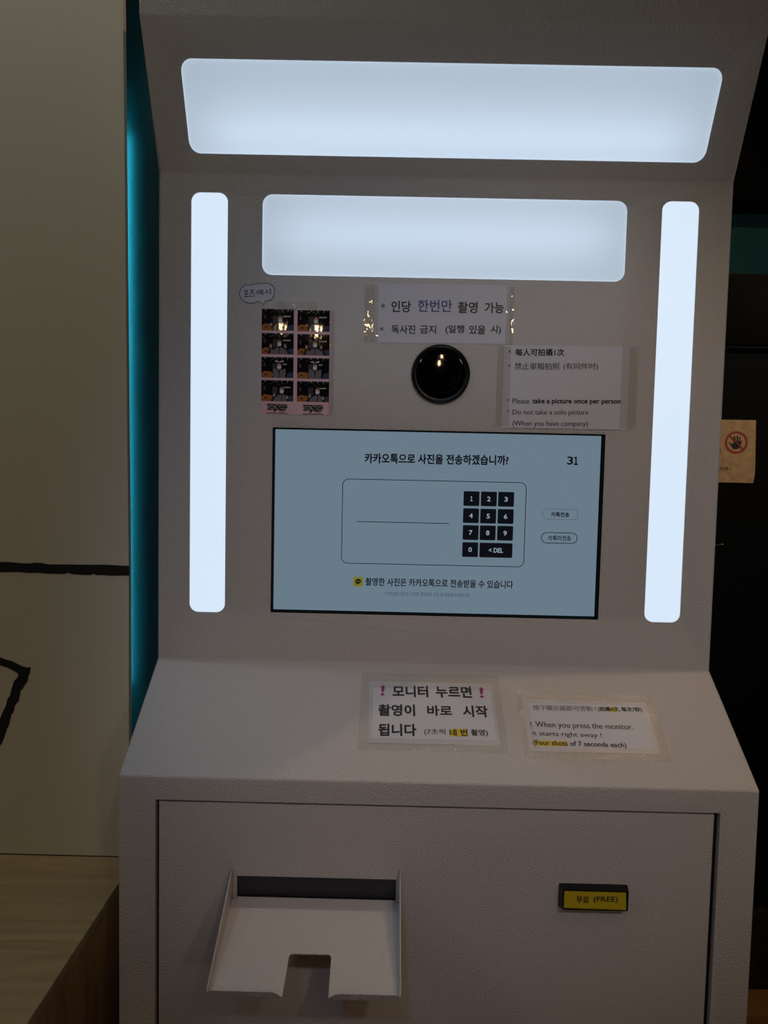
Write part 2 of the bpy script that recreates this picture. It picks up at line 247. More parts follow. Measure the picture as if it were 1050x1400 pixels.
def box_obj(name, lo, hi, m, parent=None, bev=0.0):
    c = [(a + b) / 2 for a, b in zip(lo, hi)]
    bm = bmesh.new(); add_box(bm, lo[0] - c[0], lo[1] - c[1], lo[2] - c[2], hi[0] - c[0], hi[1] - c[1], hi[2] - c[2])
    if bev: bmesh.ops.bevel(bm, geom=list(bm.edges), offset=bev, segments=2, affect='EDGES', profile=0.5)
    return link(name, bm_mesh(bm), m, parent, Matrix.Translation(c), smooth=bool(bev))
def ring_mesh(outer, inner, z0, z1):
    bm = bmesh.new(); n = len(outer)
    L = [[bm.verts.new((x, y, z)) for x, y in p] for p, z in ((outer, z0), (outer, z1), (inner, z1), (inner, z0))]
    for k in range(4):
        a, b = L[k], L[(k + 1) % 4]
        for i in range(n): bm.faces.new((a[i], a[(i + 1) % n], b[(i + 1) % n], b[i]))
    return bm_mesh(bm)
def lathe(prof, n=64):
    bm = bmesh.new(); rows = []
    for r, z in prof:
        rows.append([bm.verts.new((0, 0, z))] if r < 1e-7 else [bm.verts.new((r * math.cos(2 * math.pi * i / n), r * math.sin(2 * math.pi * i / n), z)) for i in range(n)])
    for a, b in zip(rows, rows[1:]):
        for i in range(n):
            j = (i + 1) % n
            q = [a[0 if len(a) == 1 else i], a[0 if len(a) == 1 else j], b[0 if len(b) == 1 else j], b[0 if len(b) == 1 else i]]
            q2 = []
            for v in q:
                if v not in q2: q2.append(v)
            if len(q2) > 2: bm.faces.new(q2)
    return bm_mesh(bm)
def text_mesh(s, w, h, weight=0):
    cu = bpy.data.curves.new('t', 'FONT'); cu.body = s; cu.size = 1.0; cu.resolution_u = 3
    to = bpy.data.objects.new('t', cu); COL.objects.link(to)
    bpy.context.view_layer.update()
    dg = bpy.context.evaluated_depsgraph_get()
    me = bpy.data.meshes.new_from_object(to.evaluated_get(dg))
    bpy.data.objects.remove(to); bpy.data.curves.remove(cu)
    xs = [v.co.x for v in me.vertices] or [0, 1]; ys = [v.co.y for v in me.vertices] or [0, 1]
    x0, x1, y0, y1 = min(xs), max(xs), min(ys), max(ys)
    for v in me.vertices:
        v.co.x = (v.co.x - (x0 + x1) / 2) / max(x1 - x0, 1e-6) * w
        v.co.y = (v.co.y - (y0 + y1) / 2) / max(y1 - y0, 1e-6) * h
    me.materials.clear()
    d = (0.013, 0.022, 0.034, 0.055)[weight] * h * (1.0 if len(s) < 28 else 1.2)
    b = bmesh.new(); k = 0
    for dx, dy in ((0, 0), (d, 0), (-d, 0), (0, d), (0, -d), (d * .7, d * .7), (-d * .7, -d * .7), (d * .7, -d * .7), (-d * .7, d * .7)):
        n0 = len(b.verts); b.from_mesh(me); b.verts.ensure_lookup_table()
        for v in b.verts[n0:]: v.co.x += dx; v.co.y += dy; v.co.z = k * 2e-6
        k += 1
        if weight == 0 and k == 3: break
    b.to_mesh(me); b.free()
    return me
INK = {'k': 'ink', 'b': 'ink_b', 'm': 'ink_m', 'g': 'ink_g'}
def texts(parent, rows, u0, v0, z, name='printed_text', inks=INK):
    for s, wt, c, u, v, w_, h_, ang in rows:
        link(name, text_mesh(s, w_, h_, wt), inks[c], parent, Matrix.Translation((u - u0, v - v0, z)) @ Matrix.Rotation(ang, 4, 'Z'))
def quad_centre(q): return sum(p[0] for p in q) / len(q), sum(p[1] for p in q) / len(q)
def rel(q, c): return [(p[0] - c[0], p[1] - c[1]) for p in q]
def ccw(p):
    a = sum(p[i][0] * p[(i + 1) % len(p)][1] - p[(i + 1) % len(p)][0] * p[i][1] for i in range(len(p)))
    return p if a > 0 else list(reversed(p))
def rect(x0, y0, x1, y1): return [(x0, y0), (x1, y0), (x1, y1), (x0, y1)]

# ------------------------------------------------------------------ room shell
def struct(o): return tag(o, kind='structure')
struct(box_obj('floor', (-2.6, -6.4, -0.05), (3.2, 1.5, 0.0), 'floorwood'))
struct(box_obj('ceiling', (-2.6, -6.4, 2.9), (3.2, 1.5, 2.95), 'room'))
struct(box_obj('wall_back', (-2.5, 0.155, 0.0), (0.42, 0.27, 2.9), 'teal'))
struct(box_obj('wall_far', (0.42, 1.20, 0.0), (3.2, 1.30, 2.9), 'tealdark'))
struct(box_obj('wall_left', (-2.6, -6.4, 0.0), (-2.5, 1.5, 2.9), 'room'))
struct(box_obj('wall_right', (3.1, -6.4, 0.0), (3.2, 1.5, 2.9), 'room'))
struct(box_obj('wall_front', (-2.5, -6.4, 0.0), (3.1, -6.3, 2.9), 'room'))
# low dark partition on the right, its trims, the black soffit beyond it
struct(box_obj('wall_partition', (0.425, 0.60, 0.49), (3.1, 0.66, 1.79), 'dark'))
struct(box_obj('trim_1', (0.425, 0.585, 1.79), (3.1, 0.67, 1.948), 'dark', bev=0.004))
struct(box_obj('trim_2', (0.425, 0.588, 1.782), (3.1, 0.60, 1.79), 'dark', bev=0.002))
struct(box_obj('wall_soffit', (0.425, 1.10, 2.302), (3.1, 1.195, 2.9), 'dark'))
struct(box_obj('baseboard_partition', (0.425, 0.58, 0.30), (3.1, 0.66, 0.49), 'stone', bev=0.003))
lg = box_obj('wooden_ledge', (0.43, 0.50, 0.0), (2.9, 0.66, 0.2998), 'ledge', bev=0.004)
tag(lg, 'orange brown wooden ledge low behind the lower right corner of the kiosk', 'ledge')

# ------------------------------------------------------------------ cream mural board
bq = [(-0.4887, 2.2002), (-0.4807, 1.3294), (-0.4800, 0.859), (-2.3, 0.859), (-2.3, 2.6), (-0.492, 2.6)]
bc = (-1.0, 0.859)
board = link('mural_board', prism(ccw(rel(bq, bc)), -0.012, 0.0, 0.0008), 'board', None, fmat('B', *bc))
tag(board, 'large cream wall board with thick black drawn lines left of the kiosk', 'board')
link('led_strip', prism(rect(-0.5060 + 1.0, 1.13 - 0.859, -0.5022 + 1.0, 2.03 - 0.859), -0.0415, -0.0121), 'led', board, Matrix.Identity(4))  # added hidden glowing strip, throws a teal halo on the wall
link('led_channel', prism(rect(-0.5015 + 1.0, 1.12 - 0.859, -0.4996 + 1.0, 2.04 - 0.859), -0.0428, -0.0121), 'dark', board, Matrix.Identity(4))  # added blocker that trims the strip's sideways light
for nm, k in (('painted_line', 'band'), ('painted_line', 'zig')):
    p = [tuple(q) for q in D[k]]
    if k == 'band':      # carries on to the left beyond the frame
        p = [(-1.30, p[0][1] + 0.010)] + p + [(-1.30, p[-1][1] + 0.010)]
    # hand-drawn rough edges
    q = []
    rnd = random.Random(3)
    for i in range(len(p)):
        a, b = p[i], p[(i + 1) % len(p)]
        L = math.hypot(b[0] - a[0], b[1] - a[1]); ns = max(1, int(L / 0.012)); ns = min(ns, 40)
        for j in range(ns):
            t = j / ns; jit = 0.0007 if j else 0.0
            q.append((a[0] + (b[0] - a[0]) * t + rnd.uniform(-jit, jit), a[1] + (b[1] - a[1]) * t + rnd.uniform(-jit, jit)))
    link(nm, prism(ccw(rel(q, bc)), 0.0, 0.0006), 'linep', board, Matrix.Identity(4))

# ------------------------------------------------------------------ plywood counter at the left
CT0 = Vector((-1.2, -0.8, 0.0)); ct = empty('wooden_counter', Matrix.Translation(CT0))
tag(ct, 'plywood counter with a darker brown side standing left of the kiosk', 'counter')
def sub_box(name, lo, hi, m, parent, bev=0.0):
    o = box_obj(name, lo, hi, m, None, bev); o.parent = parent
    o.matrix_local = Matrix.Translation(-CT0) @ Matrix.Translation([(a + b) / 2 for a, b in zip(lo, hi)])
    return o
sub_box('counter_top', (-2.40, -1.9, 0.838), (-0.4697, 0.0995, 0.8585), 'wood', ct, 0.0008)
sub_box('side_panel', (-0.49, -1.9, 0.0), (-0.4705, 0.0990, 0.8378), 'woodside', ct, 0.0008)
sub_box('front_panel', (-2.40, -1.9, 0.0), (-0.4905, -1.88, 0.8378), 'woodside', ct)

# ------------------------------------------------------------------ kiosk
kiosk = empty('photo_kiosk', Matrix.Identity(4))
tag(kiosk, 'grey photo booth kiosk with four lit panels, touchscreen, sloping console and print tray', 'photo booth')
W2 = 0.4
prof = [(-A_, 0.02), (-A_, ZF), (0, ZC), (0, ZT), (-B_, ZK), (-B_, 2.20), (0.150, 2.20), (0.150, 0.02)]
bm = bmesh.new()
va = [bm.verts.new((-W2, y, z)) for y, z in prof]; vb = [bm.verts.new((W2, y, z)) for y, z in prof]
bm.faces.new(va); bm.faces.new(list(reversed(vb)))
for i in range(len(prof)): bm.faces.new((va[i], vb[i], vb[(i + 1) % 8], va[(i + 1) % 8]))
bmesh.ops.bevel(bm, geom=list(bm.edges), offset=0.0022, segments=3, affect='EDGES', profile=0.5)
body = link('cabinet_body', bm_mesh(bm), 'paint', kiosk, Matrix.Identity(4))
cutters = []
def cutter(face, pts, depth, u=0, v=0):
    me = prism(pts, -depth, 0.02); o = bpy.data.objects.new('cut', me); COL.objects.link(o); o.matrix_world = fmat(face, u, v); cutters.append(o)
# lit panels: face, centre u, v, width, height, corner radius
LP = [('K', 0.0, 0.0795, 0.7085, 0.1110, 0.0150), ('P', 0.0, 1.8247, 0.5105, 0.1110, 0.0140),
      ('P', -0.3297, 1.5837, 0.0512, 0.5945, 0.0125), ('P', 0.3297, 1.5837, 0.0512, 0.5945, 0.0125)]
for i, (f, u, v, w_, h_, r) in enumerate(LP): cutter(f, rrect(w_, h_, r, 8), 0.055 if i < 2 else 0.003, u, v)
cutter('P', rrect(0.4746, 0.2668, 0.0008, 2), 0.016, 0, 1.42175)
cutter('F', rect(-0.3535, 0.10, 0.3525, 1.0799), 0.008)
cutter('F', rect(-0.2508, 0.9525, -0.0496, 0.9828), 0.05)
bpy.context.view_layer.update()
for c in cutters:
    md = body.modifiers.new('b', 'BOOLEAN'); md.object = c; md.operation = 'DIFFERENCE'; md.solver = 'EXACT'
md = body.modifiers.new('bev', 'BEVEL'); md.width = 0.0008; md.segments = 2; md.limit_method = 'ANGLE'; md.angle_limit = math.radians(50)
bpy.context.view_layer.update()
me = bpy.data.meshes.new_from_object(body.evaluated_get(bpy.context.evaluated_depsgraph_get()))
body.modifiers.clear(); body.data = me
for c in cutters: bpy.data.objects.remove(c)
smooth_angle(me, 30)

for i, (f, u, v, w_, h_, r) in enumerate(LP):
    me = prism(rrect(w_ - 0.0006, h_ - 0.0006, r - 0.0003, 8), -0.0025, -0.0004, 0.0004)
    if i < 2:      # a hollow light box: the sheet keeps no back face, the LED bar sits behind it
        b = bmesh.new(); b.from_mesh(me)
        bmesh.ops.delete(b, geom=[q for q in b.faces if q.calc_center_median().z < -0.002 and len(q.verts) > 8], context='FACES'); b.to_mesh(me); b.free()
    o = link('light_panel', me, 'backlit' if i < 2 else 'diffuser', kiosk, fmat(f, u, v))
    if i < 2:
        l = bpy.data.lights.new('led_bar', 'AREA'); l.shape = 'RECTANGLE'; l.size = w_ - 0.05; l.size_y = 0.012
        l.energy = (0.075, 0.042)[i]; l.color = (0.66, 0.80, 1.0)
        lo = bpy.data.objects.new('led_bar', l); COL.objects.link(lo); lo.parent = kiosk
        lo.matrix_local = fmat(f, u, v - (0.030, -0.004)[i], -0.050) @ Matrix.Rotation(math.pi, 4, 'X')
    o['label'] = 'glowing white light panel'

# door plate with the print slot (built as a frame around the slot)
dz0, dz1, dx0, dx1 = 0.103, 1.0765, -0.3500, 0.3465
sx0, sx1, sz0, sz1 = -0.2508, -0.0496, 0.9525, 0.9828
dc = ((dx0 + dx1) / 2, (dz0 + dz1) / 2)
dm = prism(rel(rect(dx0, dz0, dx1, dz1), dc), -0.0078, -0.0022, 0.0018, 3)
door = link('front_door', dm, 'paint', kiosk, fmat('F', *dc))
cut = bpy.data.objects.new('cut', prism(rel(rect(sx0, sz0, sx1, sz1), (0, 0)), -0.03, 0.02)); COL.objects.link(cut); cut.matrix_world = fmat('F')
md = door.modifiers.new('b', 'BOOLEAN'); md.object = cut; md.solver = 'EXACT'
bpy.context.view_layer.update()
me = bpy.data.meshes.new_from_object(door.evaluated_get(bpy.context.evaluated_depsgraph_get()))
door.modifiers.clear(); door.data = me; bpy.data.objects.remove(cut); smooth_angle(me, 30)
link('door_gap_liner', prism(rel(rect(-0.3533, 0.1002, 0.3523, 1.0797), dc), -0.0079, -0.00785), 'inside', kiosk, fmat('F', *dc))  # black sheet behind the door, stands in for shade in the gap
slot = link('print_slot', prism(rect(-0.2504, 0.9565, -0.0500, 0.9826), -0.045, -0.006), 'slot', kiosk, fmat('F'))
link('slot_shadow_gap', prism(rect(-0.2504, 0.9527, -0.0500, 0.9563), -0.045, -0.006), 'inside', kiosk, fmat('F'))  # black bar standing in for the shadow along the slot's bottom

# touchscreen
SCC = (0.0, 1.42175)
link('screen_bezel', ring_mesh(rrect(0.4745, 0.2667, 0.0006, 1), rrect(0.4717, 0.2640, 0.0004, 1), -0.0155, 0.0002), 'bezel', kiosk, fmat('P', *SCC))
scr = link('touchscreen', prism(rect(-0.2356, -0.1318, 0.2356, 0.1318), -0.0035, -0.0002), 'bezel', kiosk, fmat('S', *SCC))
link('display', prism(rect(-0.2352, -0.1312, 0.2350, 0.1316), -0.0002, 0.0), 'screen', scr, Matrix.Identity(4))
SI = {'k': 'ink_scr', 'g': 'ink_scr_g'}
texts(scr, D['scr_text'], *SCC, 0.00012, 'screen_text', SI)
def S_ring(name, x0, y0, x1, y1, r, t, m):
    cx, cy = (x0 + x1) / 2 - SCC[0], (y0 + y1) / 2 - SCC[1]; w_, h_ = abs(x1 - x0), abs(y1 - y0)
    link(name, ring_mesh(rrect(w_, h_, r, 8), rrect(w_ - 2 * t, h_ - 2 * t, r - t, 8), 0.0, 0.00014), m, scr, Matrix.Translation((cx, cy, 0)))
b = D['rbox']
S_ring('screen_outline', -0.1371, 1.4843, 0.1300, 1.3604, 0.0095, 0.0010, 'ink_scr')
for (p, q), m, t in zip(D['pills'], ('ink_scr_g', 'ink_scr'), (0.0006, 0.0010)):
    S_ring('screen_button', p[0], p[1], q[0], q[1], abs(p[1] - q[1]) / 2 - 1e-4, t, m)
(ux0, uy0), (ux1, uy1) = D['uline']
link('entry_line', prism(rel(rect(ux0, (uy0 + uy1) / 2 - 0.0005, ux1, (uy0 + uy1) / 2 + 0.0005), SCC), 0, 0.00012), 'ink_scr', scr, Matrix.Identity(4))
names = ['1', '2', '3', '4', '5', '6', '7', '8', '9', '0', '< DEL']
for (p, q), s in zip(D['keys'], names):
    cx, cy = (p[0] + q[0]) / 2, (p[1] + q[1]) / 2; w_, h_ = q[0] - p[0], p[1] - q[1]
    key = prism(rrect(w_, h_, 0.0016, 4), 0.0, 0.00012)
    big = s == '< DEL'
    tm = text_mesh('１' if s == '1' else s, 0.0205 if big else (0.0030 if s == '1' else 0.0046), 0.0066, 1)
    bmk = bmesh.new(); bmk.from_mesh(key); nf = len(bmk.faces)
    for v in tm.vertices: v.co.z += 0.00022
    bmk.from_mesh(tm)
    bmk.faces.ensure_lookup_table()
    for i, f in enumerate(bmk.faces): f.material_index = 0 if i < nf else 1
    me = bpy.data.meshes.new('k'); bmk.to_mesh(me); bmk.free()
    o = link('keypad_key', me, ['ink_scr', 'digit'], scr, Matrix.Translation((cx - SCC[0], cy - SCC[1], 0)))
    o['label'] = 'black keypad key reading %s' % ('DEL' if big else s)
(p, q) = D['icon']; cx, cy = (p[0] + q[0]) / 2 - SCC[0], (p[1] + q[1]) / 2 - SCC[1]; w_ = q[0] - p[0]
bmk = bmesh.new(); add_prism(bmk, rrect(w_, w_, 0.0022, 5), 0, 0.00012, 0)
add_prism(bmk, circle(0.0043, 24, 0, 0.0004, 0.0036), 0.00012, 0.0002, 1)
add_prism(bmk, [(-0.0022, -0.0020), (0.0002, -0.0028), (-0.0024, -0.0052)], 0.00012, 0.0002, 1)
tm = text_mesh('TALK', 0.0056, 0.0019, 2)
nf = len(bmk.faces)
for v in tm.vertices: v.co.z += 0.00030; v.co.y += 0.0004
bmk.from_mesh(tm); bmk.faces.ensure_lookup_table()
for i in range(nf, len(bmk.faces)): bmk.faces[i].material_index = 2
me = bpy.data.meshes.new('icon'); bmk.to_mesh(me); bmk.free()
link('app_icon', me, ['icon_y', 'ink_scr', 'icon_y'], scr, Matrix.Translation((cx, cy, 0)))

# camera lens
lens = link('camera_lens', lathe([(0, -0.001), (0.0415, -0.001), (0.0415, 0.0045), (0.0402, 0.0066), (0.0388, 0.0072), (0.0376, 0.0066), (0.0368, 0.0035), (0.0340, 0.0030), (0.0335, 0.0018), (0.0300, 0.0015), (0.0, 0.0015)]), 'black', kiosk, fmat('P', 0.0002, 1.6352), True)
link('silver_ring', lathe([(0.0371, 0.0062), (0.0374, 0.0069), (0.0379, 0.0071), (0.0381, 0.0067), (0.0376, 0.0060), (0.0371, 0.0062)]), 'silver', lens, Matrix.Identity(4), True)
dome = [(0.0362 * math.sin(t), 0.0030 + 0.0007 * math.cos(t)) for t in [math.pi / 2 * i / 12 for i in range(13)]]
link('lens_glass', lathe(dome), 'glass', lens, Matrix.Identity(4), True)
for rr in (0.0270, 0.0200):
    z = 0.0029 + 0.0007 * math.sqrt(1 - (rr / 0.0362) ** 2)
    link('lens_ring', lathe([(rr - 0.0003, z), (rr, z + 0.00015), (rr + 0.0003, z - 0.0001), (rr - 0.0003, z)]), 'silver', lens, Matrix.Identity(4), True)

# print tray
tray = empty('print_tray', Matrix.Translation((-0.1503, -A_, 0.957)), kiosk)
TX0, TX1 = -0.1049, 0.1049     # local x
K_ = 0.28
def fz(y): return K_ * y       # local floor height (y negative forwards)
YF = -0.1232; TH = 0.0013
nx0, nx1, ny, nr = -0.0228, 0.0260, -0.0735, 0.004
arc1 = [(nx0 + nr - nr * math.cos(a), ny - nr + nr * math.sin(a)) for a in [math.pi / 2 * i / 5 for i in range(6)]]
arc2 = [(nx1 - nr + nr * math.sin(a), ny - nr + nr * math.cos(a)) for a in [math.pi / 2 * i / 5 for i in range(6)]]
outl = [(TX0 + 0.006, 0), (TX0 + 0.006, -0.004), (TX0, -0.004), (TX0, YF), (nx0 - 0.0008, YF)] + arc1 + arc2 + [(nx1 + 0.0008, YF), (TX1, YF), (TX1, -0.004), (TX1 - 0.006, -0.004), (TX1 - 0.006, 0)]
me = prism(ccw(outl), 0, TH)
for v in me.vertices: v.co.z = v.co.z + fz(v.co.y) - TH
link('tray_floor', me, 'paint', tray, Matrix.Identity(4))
def side(x):
    pts = [(0.0025, 0.0405), (0.0025, -0.002), (-0.1230, fz(-0.1230) - 0.0015), (-0.1262, fz(-0.1262) + 0.0020), (-0.1262, -0.0290), (-0.1245, -0.0268), (-0.0020, 0.0402)]
    bm = bmesh.new()
    a = [bm.verts.new((x - 0.0007, y, z)) for y, z in pts]; b = [bm.verts.new((x + 0.0007, y, z)) for y, z in pts]
    bm.faces.new(a); bm.faces.new(list(reversed(b)))
    for i in range(len(pts)): bm.faces.new((a[i], b[i], b[(i + 1) % len(pts)], a[(i + 1) % len(pts)]))
    bmesh.ops.bevel(bm, geom=list(bm.edges), offset=0.0004, segments=2, affect='EDGES')
    return bm_mesh(bm)
link('side_wall', side(TX0 - 0.0004), 'paint', tray, Matrix.Identity(4), True)
link('side_wall', side(TX1 + 0.0004), 'paint', tray, Matrix.Identity(4), True)
def lip(xa, xb, inner):   # inner: +1 when the notch is at xb, -1 at xa
    N = 28; H = 0.0094; R = 0.0135; bm = bmesh.new(); rows = []
    for i in range(N + 1):
        x = xa + (xb - xa) * i / N
        d = (xb - x) if inner > 0 else (x - xa)
        h = H if d > R else H * math.sqrt(max(0.0, 1 - ((R - d) / R) ** 2))
        d2 = (x - xa) if inner > 0 else (xb - x)
        if d2 < 0.003: h *= 0.75 + 0.25 * math.sqrt(max(0, 1 - ((0.003 - d2) / 0.003) ** 2))
        r = 0.0024; row = []; y0 = YF; 
        sect = []
        for k in range(7):
            a = math.radians(84) * k / 6
            sect.append((-r * math.sin(a) * 1.35, r * (1 - math.cos(a)) ))
        base = sect[-1]
        for k in range(1, 4): sect.append((base[0] - 0.0004 * k, base[1] + (H - base[1]) * k / 3))
        for (yy, zz) in sect:
            row.append((x, y0 + yy, fz(y0) + min(zz, h) - 0.0012))
        rows.append([bm.verts.new(p) for p in row])
    for a, b in zip(rows, rows[1:]):
        for j in range(len(a) - 1): bm.faces.new((a[j], a[j + 1], b[j + 1], b[j]))
    bmesh.ops.solidify(bm, geom=list(bm.faces), thickness=-0.0010)
    return bm_mesh(bm)
link('front_lip', lip(TX0 + 0.0004, nx0 - 0.0008, 1), 'paint', tray, Matrix.Identity(4), True)
link('front_lip', lip(nx1 + 0.0008, TX1 - 0.0004, -1), 'paint', tray, Matrix.Identity(4), True)

# coin box
bm = bmesh.new()
bk_ = [bm.verts.new((x - 0.198, z - 0.969, -0.0025)) for x, z in rect(0.1553, 0.9540, 0.2415, 0.9840)]
fr_ = [bm.verts.new((x - 0.198, z - 0.969, 0.0123)) for x, z in rect(0.1578, 0.9582, 0.2385, 0.9836)]
bm.faces.new(list(reversed(bk_))); bm.faces.new(fr_)
for i in range(4): bm.faces.new((bk_[i], bk_[(i + 1) % 4], fr_[(i + 1) % 4], fr_[i]))
bmesh.ops.bevel(bm, geom=list(bm.edges), offset=0.0007, segments=2, affect='EDGES')
cb = link('coin_box', bm_mesh(bm), 'black', kiosk, fmat('F', 0.198, 0.969), True)

# ------------------------------------------------------------------ notices on the kiosk
def paper(name, face, quad, label, thick=0.0003, n=0.0002, m='paper'):
    c = quad_centre(quad); c = (round(c[0], 5), round(c[1], 5))
    o = link(name, prism(ccw(rel(quad, c)), 0, thick), m, None, fmat(face, c[0], c[1], n))
    if label: tag(o, label, 'notice')
    return o, c
def tape(parent, c, quad, z, m='tape'):
    link('clear_tape', prism(ccw(rel(quad, c)), z, z + 0.00012), m, parent, Matrix.Identity(4))
TX = 0.00042
pa, c = paper('paper_notice', 'P', D['A_paper'], 'white notice with two large Korean lines and a blue phrase, above the camera lens')
texts(pa, D['A_text'], *c, TX)
tape(pa, c, rect(-0.1095, 1.6775, -0.0900, 1.7580), 0.0006, 'tape_smooth'); tape(pa, c, rect(0.0905, 1.6765, 0.1010, 1.7590), 0.0006, 'tape_smooth')
pb, c = paper('paper_notice', 'P', D['B_paper'], 'white notice in Chinese and English about one picture per person, right of the camera lens', n=0.0009)
texts(pb, D['B_text'], *c, TX)
tape(pb, c, rect(0.0800, 1.5640, 0.0990, 1.6760), 0.0006, 'tape_smooth'); tape(pb, c, rect(0.2560, 1.5640, 0.2790, 1.6790), 0.0006, 'tape_smooth')
pc, c = paper('paper_notice', 'C', D['C_paper'], 'white notice with three big bold Korean lines on the sloping console')
texts(pc, D['C_text'], *c, 0.00050)
link('highlight_stroke', prism(ccw(rel(D['C_hl'], c)), 0.0003, 0.00038), 'hl', pc, Matrix.Identity(4))
t4 = D['C_tape']
tape(pc, c, rect(-0.1025, 0.1440, 0.0932, 0.1705), 0.0006); tape(pc, c, rect(-0.1028, 0.0635, -0.0850, 0.1435), 0.0006)
tape(pc, c, rect(0.0790, 0.0635, 0.0930, 0.1435), 0.0006); tape(pc, c, rect(-0.1029, 0.0442, 0.0927, 0.0630), 0.0006)
pd, c = paper('paper_notice', 'C', D['D_paper'], 'white notice in Chinese and English about pressing the monitor, right side of the console')
texts(pd, D['D_text'], *c, 0.00050)
for h in D['D_hl']: link('highlight_stroke', prism(ccw(rel(h, c)), 0.0003, 0.00038), 'hl', pd, Matrix.Identity(4))
tape(pd, c, rect(0.1140, 0.1240, 0.3032, 0.1440), 0.0006); tape(pd, c, rect(0.1135, 0.0560, 0.1300, 0.1235), 0.0006)
tape(pd, c, rect(0.2840, 0.0560, 0.3028, 0.1235), 0.0006); tape(pd, c, rect(0.1131, 0.0362, 0.3020, 0.0555), 0.0006)

# speech bubble sticker
q = D['bubble']; c = quad_centre(q)
bub = link('bubble_sticker', prism(ccw(rel(q, c)), 0, 0.0003), 'paper', None, fmat('P', c[0], c[1], 0.0002))
tag(bub, 'small speech bubble sticker with handwriting above the photo strips', 'sticker')
inn = [((x - c[0]) * 0.965, (y - c[1]) * 0.945) for x, y in q]
link('bubble_outline', ring_mesh(ccw(rel(q, c)), ccw(inn), 0.0003, 0.0004), 'ink', bub, Matrix.Identity(4))
texts(bub, D['bubble_text'], *c, TX, 'handwriting')

# ------------------------------------------------------------------ photo strips
PH = {'ph_black': (0.010, 0.010, 0.012), 'ph_grey': (0.07, 0.065, 0.075), 'ph_wood': (0.42, 0.15, 0.05), 'ph_jacket': (0.20, 0.17, 0.20), 'ph_dark': (0.03, 0.03, 0.04),
      'ph_skin': (0.62, 0.38, 0.28), 'ph_mask': (0.80, 0.78, 0.78), 'ph_hair': (0.10, 0.06, 0.05), 'ph_seat': (0.06, 0.075, 0.13), 'ph_frame': (0.12, 0.06, 0.05), 'ph_shirt': (0.015, 0.015, 0.02)}
for k, v in PH.items(): M[k] = mat(k, v, 0.03, spec=0.35); noise_bump(M[k], 90, 0.10, 0.0005, 1.0)
PHK = list(PH)
def blob(cx, cy, rx, ry, n=14): return [(cx + rx * math.cos(2 * math.pi * i / n), cy + ry * math.sin(2 * math.pi * i / n)) for i in range(n)]
